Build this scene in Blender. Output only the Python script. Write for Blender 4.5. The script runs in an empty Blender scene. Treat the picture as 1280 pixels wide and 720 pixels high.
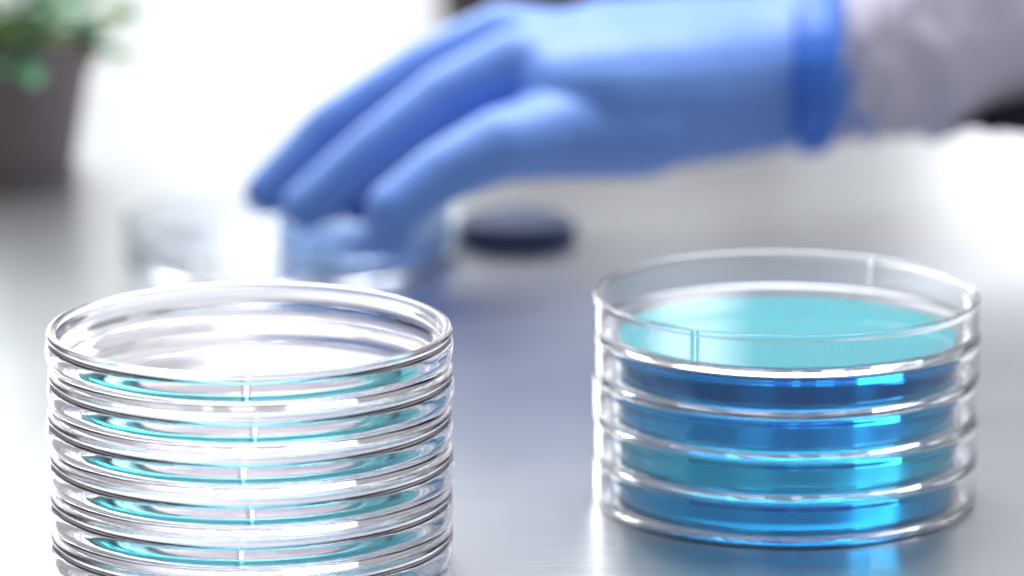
import bpy, math, random
from mathutils import Vector, Matrix, noise

# ------------------------------------------------------------------ camera, world, lamps, exposure
sc = bpy.context.scene
C = sc.collection
PITCH = math.radians(12.7)
CAM = Vector((0.0, 0.0, 0.2873))
FPX = 5780.0                                    # focal length in pixels of a 1280 wide frame
cam_data = bpy.data.cameras.new('camera')
cam = bpy.data.objects.new('camera', cam_data); C.objects.link(cam)
cam.location = CAM
cam.rotation_euler = (math.pi / 2 - PITCH, 0, 0)
cam_data.sensor_width = 36.0
cam_data.lens = 36.0 * FPX / 1280.0
cam_data.clip_start = 0.05
cam_data.clip_end = 100.0
cam_data.dof.use_dof = True
cam_data.dof.focus_distance = 1.012
cam_data.dof.aperture_fstop = 7.6
sc.camera = cam

sc.view_settings.view_transform = 'Standard'
sc.view_settings.look = 'None'
sc.view_settings.exposure = -0.05
sc.view_settings.gamma = 1.0
sc.cycles.max_bounces = 40
sc.cycles.transmission_bounces = 36
sc.cycles.glossy_bounces = 16
sc.cycles.diffuse_bounces = 4
sc.cycles.transparent_max_bounces = 16
sc.cycles.caustics_reflective = True
sc.cycles.caustics_refractive = True
sc.cycles.blur_glossy = 0.3
sc.cycles.sample_clamp_indirect = 8.0
sc.cycles.use_denoising = True
try:
    sc.cycles.denoiser = 'OPENIMAGEDENOISE'
except Exception:
    pass

world = bpy.data.worlds.new('World'); sc.world = world; world.use_nodes = True
wn = world.node_tree.nodes; wl = world.node_tree.links
wbg = wn['Background']
tc = wn.new('ShaderNodeTexCoord'); sep = wn.new('ShaderNodeSeparateXYZ')
ramp = wn.new('ShaderNodeValToRGB')
wl.new(tc.outputs['Generated'], sep.inputs[0]); wl.new(sep.outputs['Z'], ramp.inputs[0])
e = ramp.color_ramp.elements
e[0].position = 0.0; e[0].color = (.46, .45, .47, 1)
e[1].position = 1.0; e[1].color = (.62, .64, .68, 1)
m_ = ramp.color_ramp.elements.new(0.22); m_.color = (.47, .48, .50, 1)
m2 = ramp.color_ramp.elements.new(0.40); m2.color = (.44, .44, .46, 1)
m3 = ramp.color_ramp.elements.new(0.62); m3.color = (.75, .78, .82, 1)
yr = wn.new('ShaderNodeMapRange'); yr.inputs[1].default_value = -.55; yr.inputs[2].default_value = .25
yr.inputs[3].default_value = .6; yr.inputs[4].default_value = 1.0; wl.new(sep.outputs['Y'], yr.inputs[0])
vm = wn.new('ShaderNodeVectorMath'); vm.operation = 'SCALE'
wl.new(ramp.outputs[0], vm.inputs[0]); wl.new(yr.outputs[0], vm.inputs['Scale'])
wl.new(vm.outputs[0], wbg.inputs['Color'])
wbg.inputs['Strength'].default_value = 1.0


def area_lamp(name, x0, x1, z0, z1, y, radiance, color=(1, 1, 1)):
    """an upright window-shaped soft lamp facing the camera side"""
    d = bpy.data.lights.new(name, 'AREA'); d.shape = 'RECTANGLE'
    d.size = x1 - x0; d.size_y = z1 - z0
    d.energy = radiance * math.pi * d.size * d.size_y
    d.color = color
    o = bpy.data.objects.new(name, d); C.objects.link(o)
    o.location = ((x0 + x1) / 2, y, (z0 + z1) / 2)
    o.rotation_euler = (math.pi / 2, 0, 0)      # shines towards -Y... local -Z is turned to +Y, so flip
    o.rotation_euler = (-math.pi / 2, 0, 0)
    return o


area_lamp('window_light_left', -.205, -.05, .02, .64, 3.0, 1.8, (.97, .985, 1))
area_lamp('window_light_right', .28, .56, .02, .44, 3.0, 3.0, (.98, .99, 1))
area_lamp('side_fill_lamp', -1.0, -.42, .03, 1.6, 3.0, 8.5, (.97, 1, 1))  # unseen lamp added to brighten a cyan zone in the blue medium
area_lamp('low_fill_lamp', -.30, -.208, .02, .29, 3.0, 1.7, (.98, .99, 1))  # unseen lamp added to whiten the far bench at left
area_lamp('slot_fill_lamp', .075, .14, .30, .75, 3.0, 1.3, (.97, .99, 1))  # faint unseen lamp added for a pale gradient on the top medium
top = bpy.data.lights.new('ceiling_light', 'AREA'); top.shape = 'RECTANGLE'; top.size = 1.6; top.size_y = .9
top.energy = 58; top.color = (.96, .98, 1)
topo = bpy.data.objects.new('ceiling_light', top); C.objects.link(topo)
topo.location = (.2, 1.9, 1.7)
topo.rotation_euler = (Vector((.2, 1.9, 1.7)) - Vector((0, 1.2, 0))).to_track_quat('Z', 'Y').to_euler()

# ------------------------------------------------------------------ helpers
RX = Vector((1, 0, 0))
FW = Vector((0, math.cos(PITCH), -math.sin(PITCH)))
UP = Vector((0, math.sin(PITCH), math.cos(PITCH)))


def at(px, py, depth):
    """point seen at a photograph pixel, at a real distance along the view axis"""
    return CAM + FW * depth + RX * ((px - 640) / FPX * depth) - UP * ((py - 360) / FPX * depth)


def on_table(px, py, z=0.0):
    d = FW + RX * ((px - 640) / FPX) - UP * ((py - 360) / FPX)
    return CAM + d * ((z - CAM.z) / d.z)


def mat(name, **kw):
    m = bpy.data.materials.new(name); m.use_nodes = True
    b = m.node_tree.nodes['Principled BSDF']
    for k, v in kw.items():
        b.inputs[k.replace('_', ' ')].default_value = v
    return m, m.node_tree, b


def tag(o, label=None, cat=None, group=None, kind=None):
    if label: o['label'] = label
    if cat: o['category'] = cat
    if group: o['group'] = group
    if kind: o['kind'] = kind
    return o


def link_mesh(name, verts, faces, material, parent=None, smooth=True, sharp=32):
    me = bpy.data.meshes.new(name)
    me.from_pydata([tuple(v) for v in verts], [], faces); me.update()
    me.materials.append(material)
    if smooth:
        me.polygons.foreach_set('use_smooth', [True] * len(me.polygons))
        if sharp: me.set_sharp_from_angle(angle=math.radians(sharp))
    o = bpy.data.objects.new(name, me); C.objects.link(o)
    if parent: o.parent = parent
    return o


def empty(name, loc, rz=0.0):
    o = bpy.data.objects.new(name, None); C.objects.link(o)
    o.empty_display_size = .01; o.location = loc; o.rotation_euler = (0, 0, rz)
    return o


def lathe(profile, n=384, bump=None, warp=None):
    """closed solid of revolution: profile goes from the axis back to the axis (r, z)"""
    verts, faces, rings = [], [], []
    for (r, z) in profile:
        if r < 1e-7:
            rings.append([len(verts)]); verts.append((0, 0, z)); continue
        ids = []
        for i in range(n):
            a = 2 * math.pi * i / n
            rr = r + (bump(a, r, z) if bump else 0)
            zz = z + (warp(a, r, z) if warp else 0)
            ids.append(len(verts)); verts.append((rr * math.cos(a), rr * math.sin(a), zz))
        rings.append(ids)
    for k in range(len(rings) - 1):
        A, B = rings[k], rings[k + 1]
        if len(A) == 1 and len(B) == 1: continue
        for i in range(n):
            j = (i + 1) % n
            if len(A) == 1: faces.append((A[0], B[j], B[i]))
            elif len(B) == 1: faces.append((A[i], A[j], B[0]))
            else: faces.append((A[i], A[j], B[j], B[i]))
    return verts, faces


def arc(cx, cz, r, a0, a1, n):
    return [(cx + r * math.cos(math.radians(a0 + (a1 - a0) * i / n)),
             cz + r * math.sin(math.radians(a0 + (a1 - a0) * i / n))) for i in range(n + 1)]


def flip(faces): return [tuple(reversed(f)) for f in faces]

# ------------------------------------------------------------------ materials
steel, nt, b = mat('brushed_steel', Base_Color=(.60, .613, .635, 1), Metallic=1.0, Roughness=.2)
t = nt.nodes.new('ShaderNodeTexCoord'); mp = nt.nodes.new('ShaderNodeMapping')
mp.inputs['Rotation'].default_value = (0, 0, math.radians(-9)); mp.inputs['Scale'].default_value = (14, 420, 1)
n1 = nt.nodes.new('ShaderNodeTexNoise'); n1.inputs['Scale'].default_value = 1.0; n1.inputs['Detail'].default_value = 5
nt.links.new(t.outputs['Object'], mp.inputs[0]); nt.links.new(mp.outputs[0], n1.inputs['Vector'])
n2 = nt.nodes.new('ShaderNodeTexNoise'); n2.inputs['Scale'].default_value = 9; n2.inputs['Detail'].default_value = 4
nt.links.new(t.outputs['Object'], n2.inputs['Vector'])
mr = nt.nodes.new('ShaderNodeMapRange'); mr.inputs[3].default_value = .24; mr.inputs[4].default_value = .33
nt.links.new(n2.outputs['Fac'], mr.inputs[0]); nt.links.new(mr.outputs[0], b.inputs['Roughness'])
bp = nt.nodes.new('ShaderNodeBump'); bp.inputs['Strength'].default_value = .4; bp.inputs['Distance'].default_value = .0004
nt.links.new(n1.outputs['Fac'], bp.inputs['Height']); nt.links.new(bp.outputs[0], b.inputs['Normal'])


def clear(name, ior, tint=(1, 1, 1), absorb=None, density=0.0, rough=0.0):
    m = bpy.data.materials.new(name); m.use_nodes = True
    nt = m.node_tree; nt.nodes.remove(nt.nodes['Principled BSDF'])
    g = nt.nodes.new('ShaderNodeBsdfGlass'); g.inputs['IOR'].default_value = ior
    g.inputs['Color'].default_value = (*tint, 1); g.inputs['Roughness'].default_value = rough
    nt.links.new(g.outputs[0], nt.nodes['Material Output'].inputs['Surface'])
    if absorb:
        a = nt.nodes.new('ShaderNodeVolumeAbsorption'); a.inputs['Color'].default_value = (*absorb, 1)
        a.inputs['Density'].default_value = density
        nt.links.new(a.outputs[0], nt.nodes['Material Output'].inputs['Volume'])
    return m


plastic = clear('clear_polystyrene', 1.50, (.985, .985, .99))
glass = clear('clear_glass', 1.50, (.985, .978, .985))
smoke = clear('frosted_glass', 1.47, (.95, .965, .98), rough=.07)
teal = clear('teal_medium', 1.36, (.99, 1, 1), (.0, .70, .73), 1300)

nt = glass.node_tree                             # slight waviness of pressed glass, different on each dish
oi = nt.nodes.new('ShaderNodeObjectInfo'); tg = nt.nodes.new('ShaderNodeTexCoord')
va = nt.nodes.new('ShaderNodeVectorMath'); va.operation = 'ADD'
vs = nt.nodes.new('ShaderNodeVectorMath'); vs.operation = 'SCALE'; vs.inputs['Scale'].default_value = 5
nt.links.new(oi.outputs['Random'], vs.inputs[0]); nt.links.new(tg.outputs['Object'], va.inputs[0]); nt.links.new(vs.outputs[0], va.inputs[1])
nw = nt.nodes.new('ShaderNodeTexNoise'); nw.inputs['Scale'].default_value = 70; nw.inputs['Detail'].default_value = 1.5
nt.links.new(va.outputs[0], nw.inputs['Vector'])
bw = nt.nodes.new('ShaderNodeBump'); bw.inputs['Strength'].default_value = .5; bw.inputs['Distance'].default_value = .0006
nt.links.new(nw.outputs['Fac'], bw.inputs['Height'])
ge = nt.nodes.new('ShaderNodeNewGeometry'); sn = nt.nodes.new('ShaderNodeSeparateXYZ'); nt.links.new(ge.outputs['True Normal'], sn.inputs[0])
ab = nt.nodes.new('ShaderNodeMath'); ab.operation = 'ABSOLUTE'; nt.links.new(sn.outputs['Z'], ab.inputs[0])
fl = nt.nodes.new('ShaderNodeMapRange'); fl.inputs[1].default_value = .85; fl.inputs[2].default_value = .97
fl.inputs[3].default_value = .45; fl.inputs[4].default_value = .02; nt.links.new(ab.outputs[0], fl.inputs[0]); nt.links.new(fl.outputs[0], bw.inputs['Strength'])
so_ = nt.nodes.new('ShaderNodeSeparateXYZ'); nt.links.new(tg.outputs['Object'], so_.inputs[0])
rr_ = nt.nodes.new('ShaderNodeMapRange'); rr_.inputs[1].default_value = .0064; rr_.inputs[2].default_value = .0076
rr_.inputs[3].default_value = 0; rr_.inputs[4].default_value = .26; nt.links.new(so_.outputs['Z'], rr_.inputs[0])
nt.links.new(rr_.outputs[0], [n for n in nt.nodes if n.type == 'BSDF_GLASS'][0].inputs['Roughness'])   # rims worn slightly dull
nt.links.new(bw.outputs[0], [n for n in nt.nodes if n.type == 'BSDF_GLASS'][0].inputs['Normal'])


def gel(name, surf, absorb, density, body, milky=.25):
    """coloured agar: clear tinted body with a little milkiness"""
    m = clear(name, 1.58, surf, absorb, density)
    nt = m.node_tree
    g = [n for n in nt.nodes if n.type == 'BSDF_GLASS'][0]
    d = nt.nodes.new('ShaderNodeBsdfDiffuse'); d.inputs['Color'].default_value = (*body, 1)
    mx = nt.nodes.new('ShaderNodeMixShader'); mx.inputs[0].default_value = milky
    nt.links.new(g.outputs[0], mx.inputs[1]); nt.links.new(d.outputs[0], mx.inputs[2])
    nt.links.new(mx.outputs[0], nt.nodes['Material Output'].inputs['Surface'])
    return m


gels = [gel('turquoise_blue_medium', (.995, 1, 1), (.06, .765, .985), 52, (.02, .34, .75), .01),
        gel('blue_medium', (.995, 1, 1), (.08, .80, .985), 50, (.02, .34, .75), .01),
        gel('cyan_blue_medium', (.995, 1, 1), (.08, .86, .97), 44, (.03, .55, .70), .02),
        gel('dark_blue_medium', (.995, 1, 1), (.08, .78, .95), 54, (.01, .30, .50), .02)]
lit_top = gel('lit_turquoise_top', (.99, 1, 1), (.0, .62, .96), 46, (.02, .86, 1.0), .75)  # paler diffuse turquoise: light on the top face painted in

# ------------------------------------------------------------------ the bench top
S = 2.6
table = link_mesh('bench_top', [(-S, -.6, 0), (S, -.6, 0), (S, 2.75, 0), (-S, 2.75, 0),
                                (-S, -.6, -.03), (S, -.6, -.03), (S, 2.75, -.03), (-S, 2.75, -.03)],
                  [(0, 1, 2, 3), (7, 6, 5, 4), (0, 4, 5, 1), (1, 5, 6, 2), (2, 6, 7, 3), (3, 7, 4, 0)], steel, smooth=False)
tag(table, 'brushed stainless steel bench top with bright soft reflections', 'bench top', kind='structure')

# ------------------------------------------------------------------ petri dishes
def rib_bump(angles, rin, depth, width):
    def f(a, r, z):
        if abs(r - rin) > .0007 or z < .0022: return 0
        for q in angles:
            d = abs((a - q + math.pi) % (2 * math.pi) - math.pi)
            if d < width: return -depth * (1 - (d / width) ** 2) ** 2
        return 0
    return f


def plain_dish(R, h, wall=.0010, floor=.0010, foot=.0004, rot=0):
    """straight walled dish with a thin bead at its rim and a low stacking ring beneath"""
    ri = R - wall
    p = [(0, foot), (R * .5, foot), (R - .0042, foot), (R - .0036, foot), (R - .0030, 0), (R - .0009, 0)]
    p += arc(R - .0004, .0004, .0004, -90, 0, 5)
    p += [(R, .0012), (R, h - .0020), (R, h - .0014)]
    p += [(R + .00012, h - .0011), (R + .00012, h - .0006)]
    p += arc(R - .00020, h - .00035, .00032, 0, 90, 5)
    p += [(ri + .0003, h)] + arc(ri + .0003, h - .0003, .0003, 90, 180, 4)
    p += [(ri, h - .0010), (ri, floor + foot + .0016), (ri, floor + foot + .0010)]
    p += arc(ri - .0008, floor + foot + .0008, .0008, 0, -90, 5)[1:]
    p += [(ri - .0014, floor + foot), (R * .5, floor + foot), (0, floor + foot)]
    return lathe(p, bump=rib_bump([rot + math.radians(q) for q in (58, 239)], ri, .00011, .009))


def thick_dish(R, h, wall=.0024, floor=.0013, foot=.0002):
    """heavier dish: walls bulge a little, rounded rim, stepped inside"""
    ri = R - wall
    p = [(0, 0), (R * .5, 0), (R - .0040, 0), (R - .0030, 0)]
    p += arc(R - .0020, .0012, .0012, -90, -25, 5)
    for k in range(9):
        s = k / 8
        p.append((R - .0005 + .0005 * math.sin(math.pi * s), .0014 + (h - .0030) * s))
    p += arc(R - .0013, h - .0011, .0011, 10, 90, 5)
    p += arc(ri + .0010, h - .0010, .0010, 90, 175, 5)
    z0 = floor + foot
    p += [(ri, h - .0016), (ri - .0001, h - .0024), (ri - .0005, h - .0029), (ri - .0007, h - .0038), (ri - .0007, z0 + .0026)]
    p += arc(ri - .0025, z0 + .0018, .0018, 0, -90, 6)
    p += [(ri - .0032, z0), (R * .5, z0), (0, z0)]
    return lathe(p, bump=rib_bump([math.radians(q) for q in (272,)], ri - .0007, .00028, .008))


def gel_disc(R, z0, z1, c=.0005):
    p = [(0, z0), (R * .5, z0), (R - c * 2, z0)] + arc(R - c, z0 + c, c, -90, 0, 4)
    p += [(R, z0 + c * 1.6), (R, z1 - c * 1.6)] + arc(R - c, z1 - c, c, 0, 90, 4) + [(R - c * 2, z1), (R * .5, z1), (0, z1)]
    return lathe(p)


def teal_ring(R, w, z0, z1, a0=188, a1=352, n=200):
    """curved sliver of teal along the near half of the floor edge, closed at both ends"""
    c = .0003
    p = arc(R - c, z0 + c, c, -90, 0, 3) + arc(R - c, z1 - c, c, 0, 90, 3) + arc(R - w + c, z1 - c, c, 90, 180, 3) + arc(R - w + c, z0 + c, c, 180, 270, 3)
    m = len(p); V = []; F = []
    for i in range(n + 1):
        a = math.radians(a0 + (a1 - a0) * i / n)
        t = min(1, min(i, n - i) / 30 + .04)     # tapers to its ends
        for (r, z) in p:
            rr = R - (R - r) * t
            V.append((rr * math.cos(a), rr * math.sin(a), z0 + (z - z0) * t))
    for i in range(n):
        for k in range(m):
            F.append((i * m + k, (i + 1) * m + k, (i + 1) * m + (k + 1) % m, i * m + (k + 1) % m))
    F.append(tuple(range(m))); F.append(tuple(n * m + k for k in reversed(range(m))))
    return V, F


H = .0098
ORD = ['topmost', 'second from the top', 'middle one', 'second from the bottom', 'bottom one']
# --- right stack: an empty dish on four filled ones
RR = .0450
rc = at(983, 365, 1.08)
plain_v = plain_dish(RR, H - .00012)
colours = ['bright turquoise-blue', 'medium blue', 'cyan-blue', 'dark blue']
for k in range(5):                               # k = 0 is the top
    z = (4 - k) * H + .0002
    rz = math.radians([0, 9, -17, 4, 31][k])
    d = empty('petri_dish', (rc.x + [0, .0003, -.0002, .0003, 0][k], rc.y, z), rz)
    if k == 0:
        lab = 'empty clear petri dish lying topmost on the stack of blue dishes at right'
    else:
        lab = 'clear petri dish of %s medium, %s of the right stack' % (colours[k - 1], ['', 'second from the top', 'third from the top', 'fourth from the top', 'bottom dish'][k])
    tag(d, lab, 'petri dish', 'petri dishes of the blue stack')
    if k == 0:
        dish0 = link_mesh('dish', *plain_v, plastic, d)
    else:
        dd = dish0.copy(); C.objects.link(dd); dd.parent = d
        g = link_mesh('blue_medium', *gel_disc(RR * .885, .00165, [0, .0088, .0086, .0086, .0084][k]), gels[k - 1], d)
        if k == 1:                               # bright light on the upper face, put into its colour
            g.data.materials.append(lit_top)
            for f in g.data.polygons:
                if f.normal.z > .9: f.material_index = 1

# --- left stack: empty heavier dishes with a thin teal layer
HL = .0091
RL = .04506
lc = at(312, 406, 1.0215)
thick_v = thick_dish(RL, HL - .00012)
NL = 6
names = ['topmost', 'second from the top', 'third from the top', 'fourth from the top', 'fifth from the top', 'lowest']
for k in range(NL):
    z = (NL - 1 - k) * HL + .0002
    d = empty('glass_dish', (lc.x + [0, .0002, -.0002, .0001, -.0001, 0][k], lc.y, z), math.radians([0, 2, -1, 1, -2, 1][k]))
    tag(d, 'clear colourless glass dish with teal edge line, %s of the left stack' % names[k], 'petri dish', 'clear dishes stacked at left')
    if k == 0:
        gd0 = link_mesh('dish', *thick_v, glass, d)
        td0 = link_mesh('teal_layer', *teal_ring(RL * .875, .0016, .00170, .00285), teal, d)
    else:
        for s in (gd0, td0):
            c = s.copy(); C.objects.link(c); c.parent = d

# ------------------------------------------------------------------ dishes under the hand
bc = on_table(428, 326)
def scaled_dish(R, h): return plain_dish(R, h, wall=.0010, floor=.0009)
bc = on_table(366, 318)
big = empty('wide_glass_dish', (bc.x, bc.y, .0002))
tag(big, 'wide shallow clear glass dish on the bench beneath the gloved hand', 'glass dish')
bigd = link_mesh('dish', *scaled_dish(.049, .011), smoke, big)
bigd.data.materials.append(plastic)              # only the walls are frosted
for f in bigd.data.polygons:
    if f.center.xy.length < .044: f.material_index = 1
sc_ = on_table(455, 318)
small = empty('small_petri_dish', (sc_.x, sc_.y, .0026))
tag(small, 'small clear petri dish gripped between the blue gloved fingertips', 'petri dish')
link_mesh('dish', *plain_dish(.0255, .0100), clear('frosted_blue_plastic', 1.45, (.78, .85, .94), rough=.22), small)

kc = on_table(645, 296)
navy, _, _ = mat('navy_smear', Base_Color=(.09, .13, .22, 1), Roughness=.4)
Rn = .018
pn = [(0, 0), (Rn - .0012, 0)] + arc(Rn - .001, .001, .001, -80, 0, 4) + [(Rn, .0040)] + arc(Rn - .0012, .0042, .0012, 0, 90, 5) + [(Rn - .0022, .0054), (Rn - .0030, .0046), (0, .0046)]
disc = link_mesh('dark_disc', *lathe(pn, 96), navy)  # low disc added for the dark smear beside the fingers
disc.location = (kc.x, kc.y, .0002)
tag(disc, 'low dark navy lid on the bench, standing for a dark smear beneath the gloved palm', 'disc')

# ------------------------------------------------------------------ gloved hand
def capsules(chains, seg=20):
    verts, faces = [], []
    def ball(c, rx, ry, rz, rot=None):
        base = len(verts); nu, nv = seg, seg // 2
        for v in range(nv + 1):
            th = math.pi * v / nv
            for u in range(nu):
                ph = 2 * math.pi * u / nu
                p = Vector((rx * math.sin(th) * math.cos(ph), ry * math.sin(th) * math.sin(ph), rz * math.cos(th)))
                if rot: p = rot @ p
                verts.append(c + p)
        for v in range(nv):
            for u in range(nu):
                a = base + v * nu + u; b2 = base + v * nu + (u + 1) % nu
                faces.append((a, a + nu, b2 + nu, b2))
    for ch in chains:
        for i in range(len(ch) - 1):
            (p0, r0), (p1, r1) = ch[i], ch[i + 1]
            L = (p1 - p0).length; n = max(2, int(L / .0022))
            for k in range(n + 1):
                s = k / n; p = p0.lerp(p1, s)
                if isinstance(r0, tuple):
                    rr = [r0[q] * (1 - s) + r1[q] * s for q in range(3)]
                    ball(p, *rr)
                else:
                    r = r0 * (1 - s) + r1 * s
                    ball(p, r, r, r)
    return verts, faces


def remeshed(name, chains, material, parent, voxel=.0014, smooth_it=4):
    v, f = capsules(chains)
    o = link_mesh(name, v, f, material, parent, sharp=None)
    rm = o.modifiers.new('remesh', 'REMESH'); rm.mode = 'VOXEL'; rm.voxel_size = voxel; rm.use_smooth_shade = True
    sm = o.modifiers.new('smooth', 'SMOOTH'); sm.factor = .6; sm.iterations = smooth_it
    dg = bpy.context.evaluated_depsgraph_get()
    me = bpy.data.meshes.new_from_object(o.evaluated_get(dg))
    o.modifiers.clear(); o.data = me
    me.polygons.foreach_set('use_smooth', [True] * len(me.polygons))
    if not me.materials: me.materials.append(material)
    return o


nitrile, nt, b = mat('blue_nitrile', Base_Color=(.165, .345, .87, 1), Roughness=.45)
b.inputs['Subsurface Weight'].default_value = .0
b.inputs['Sheen Weight'].default_value = .15; b.inputs['Sheen Roughness'].default_value = .5
b.inputs['Sheen Tint'].default_value = (.7, .75, 1, 1)
nz = nt.nodes.new('ShaderNodeTexNoise'); nz.inputs['Scale'].default_value = 90; nz.inputs['Detail'].default_value = 3
tcn = nt.nodes.new('ShaderNodeTexCoord'); nt.links.new(tcn.outputs['Object'], nz.inputs['Vector'])
bb = nt.nodes.new('ShaderNodeBump'); bb.inputs['Strength'].default_value = .3; bb.inputs['Distance'].default_value = .002
nt.links.new(nz.outputs['Fac'], bb.inputs['Height']); nt.links.new(bb.outputs[0], b.inputs['Normal'])
nitrile2, _, b = mat('blue_nitrile_cuff', Base_Color=(.045, .20, .80, 1), Roughness=.45)

person = empty('person', at(700, 330, 1.34))
tag(person, 'person in blue glove and pale coat sleeve reaching in to grip a dish', 'person')
PI_ = person.location.copy()
def L(px, py, d): return at(px, py, d) - PI_
mm = .001
dirx = None
palm = [
    [(L(690, 95, 1.335), (15*mm, 34*mm, 17*mm)), (L(760, 98, 1.34), (17*mm, 40*mm, 22.5*mm)),
     (L(850, 100, 1.35), (17*mm, 38*mm, 25*mm)), (L(940, 92, 1.36), (15*mm, 32*mm, 24*mm)),
     (L(1060, 75, 1.37), (14*mm, 29*mm, 23*mm))],
]
fingers = [
    # thumb, index, middle, ring, little
    [(L(930, 122, 1.35), 12.5*mm), (L(800, 160, 1.322), 14.5*mm), (L(690, 168, 1.308), 12.8*mm), (L(625, 182, 1.295), 10.6*mm), (L(550, 218, 1.29), 8.6*mm), (L(492, 262, 1.287), 8.0*mm), (L(484, 297, 1.29), 6.8*mm)],
    [(L(720, 92, 1.325), 14*mm), (L(645, 80, 1.32), 10.5*mm), (L(560, 120, 1.318), 9.2*mm), (L(462, 190, 1.315), 7.7*mm), (L(382, 260, 1.315), 7.1*mm)],
    [(L(720, 75, 1.345), 14*mm), (L(630, 48, 1.345), 10.5*mm), (L(530, 88, 1.345), 9.2*mm), (L(415, 156, 1.343), 7.8*mm), (L(334, 240, 1.343), 7.1*mm)],
    [(L(720, 80, 1.365), 13*mm), (L(640, 85, 1.36), 10*mm), (L(560, 135, 1.355), 9*mm), (L(470, 200, 1.35), 8.2*mm), (L(408, 250, 1.345), 7.2*mm)],
    [(L(730, 95, 1.38), 12*mm), (L(670, 105, 1.38), 9*mm), (L(590, 155, 1.375), 8*mm), (L(510, 210, 1.37), 7*mm), (L(450, 256, 1.365), 6.2*mm)],
]
remeshed('glove', palm + fingers, nitrile, person)
# cuff: a wider, deeper blue band rolled at the wrist
cuff = [[(L(996, 87, 1.362), (5*mm, 33*mm, 25.5*mm)), (L(1031, 82, 1.367), (4*mm, 34.5*mm, 26*mm))]]
remeshed('glove_cuff', cuff, nitrile2, person, voxel=.0014, smooth_it=3)

coat, nt, b = mat('lab_coat_cloth', Base_Color=(.72, .69, .84, 1), Roughness=.9)
def sleeve(name, pts, material, n=72, m=60, fold=.0011, seed=0):
    verts, faces = [], []
    for i in range(m + 1):
        s = i / m * (len(pts) - 1); k = min(int(s), len(pts) - 2); f = s - k
        c = pts[k][0].lerp(pts[k + 1][0], f); ry = pts[k][1] * (1 - f) + pts[k + 1][1] * f; rz = pts[k][2] * (1 - f) + pts[k + 1][2] * f
        for j in range(n):
            a = 2 * math.pi * j / n
            q = Vector((i / m * 7 + seed, math.cos(a) * 1.6, math.sin(a) * 1.6))
            w = 1 + (noise.noise(q * 1.3)) * fold / .030 * 2.4 + noise.noise(q * 3.1) * fold / .03 * .8
            verts.append(c + Vector((fold * .8 * math.sin(a * 3 + i * .5), ry * w * math.cos(a), rz * w * math.sin(a))))
    for i in range(m):
        for j in range(n):
            faces.append((i * n + j, i * n + (j + 1) % n, (i + 1) * n + (j + 1) % n, (i + 1) * n + j))
    o = link_mesh(name, verts, faces, material, person, sharp=None)
    so = o.modifiers.new('thickness', 'SOLIDIFY'); so.thickness = .0012
    return o
sleeve('coat_sleeve', [(L(1046, 62, 1.372), .034, .027), (L(1100, 48, 1.378), .038, .030), (L(1200, 18, 1.39), .044, .036), (L(1500, -60, 1.43), .055, .046)], coat)
dark, _, _ = mat('dark_navy_sliver', Base_Color=(.012, .012, .03, 1), Roughness=.95)
sleeve('dark_sliver', [(L(1190, 146, 1.37), .005, .002), (L(1240, 146, 1.37), .010, .0045), (L(1330, 142, 1.38), .015, .007), (L(1500, 120, 1.40), .02, .012)], dark, fold=.002, seed=4)  # slim dark form added for the dark sliver below the coat sleeve

# ------------------------------------------------------------------ far, blurred things on the bench
clay, nt, b = mat('grey_brown_clay', Base_Color=(.23, .175, .165, 1), Roughness=.8)
soil, _, _ = mat('dark_soil', Base_Color=(.03, .022, .018, 1), Roughness=1)
leafm, nt, b = mat('green_leaf', Base_Color=(.05, .26, .10, 1), Roughness=.5)
leafy, _, _ = mat('yellow_green_leaf', Base_Color=(.30, .42, .12, 1), Roughness=.55)
pb = on_table(14, 205)
pot = empty('potted_plant', (pb.x, pb.y, .0))
tag(pot, 'blurred grey-brown pot of green leaves at the far left of the bench', 'plant')
R0 = .026
p = [(0, 0), (R0 * .7, 0), (R0 * .78, 0)] + [(R0 * (.80 + .2 * i / 8), .002 + .030 * i / 8) for i in range(9)]
p += [(R0 * 1.07, .033), (R0 * 1.07, .041), (R0 * .98, .0415), (R0 * .95, .035), (R0 * .9, .034), (0, .034)]
link_mesh('pot', *lathe(p, 64), clay, pot)
random.seed(5)
for nm, mt_, cnt in (('leaves', leafm, 120), ('young_leaves', leafy, 60)):
    V, F = [], []
    for i in range(cnt):
        a = random.uniform(0, 2 * math.pi); r = random.uniform(.002, .034); z = random.uniform(.038, .074) if mt_ is leafm else random.uniform(.034, .05)
        c = Vector((r * math.cos(a), r * math.sin(a), z)); ln = random.uniform(.010, .018); w = ln * .35
        dv = Vector((math.cos(a), math.sin(a), random.uniform(-.5, .6))).normalized(); sd = dv.cross(Vector((0, 0, 1))).normalized()
        nn = dv.cross(sd)
        b0 = len(V)
        V += [c, c + dv * ln * .4 + sd * w + nn * .001, c + dv * ln * .5 - nn * .0012, c + dv * ln * .4 - sd * w + nn * .001, c + dv * ln]
        F += [(b0, b0 + 1, b0 + 2), (b0, b0 + 2, b0 + 3), (b0 + 1, b0 + 4, b0 + 2), (b0 + 2, b0 + 4, b0 + 3)]
    link_mesh(nm, V, F, mt_, pot, sharp=None)

case_m, nt, b = mat('brown_case', Base_Color=(.15, .115, .10, 1), Roughness=.6)
cb = on_table(765, 24)
W, D, HH, bv = .066, .05, .09, .004
import bmesh
bm = bmesh.new(); bmesh.ops.create_cube(bm, size=1)
for v in bm.verts: v.co = Vector((v.co.x * W * 2, v.co.y * D * 2, (v.co.z + .5) * HH))
bmesh.ops.bevel(bm, geom=list(bm.edges), offset=bv, segments=3, affect='EDGES')
me = bpy.data.meshes.new('equipment_case'); bm.to_mesh(me); bm.free(); me.materials.append(case_m)
case = bpy.data.objects.new('equipment_case', me); C.objects.link(case); case.location = (cb.x, cb.y + D, 0)
tag(case, 'dark brown-grey blurred case far behind the gloved hand', 'case')
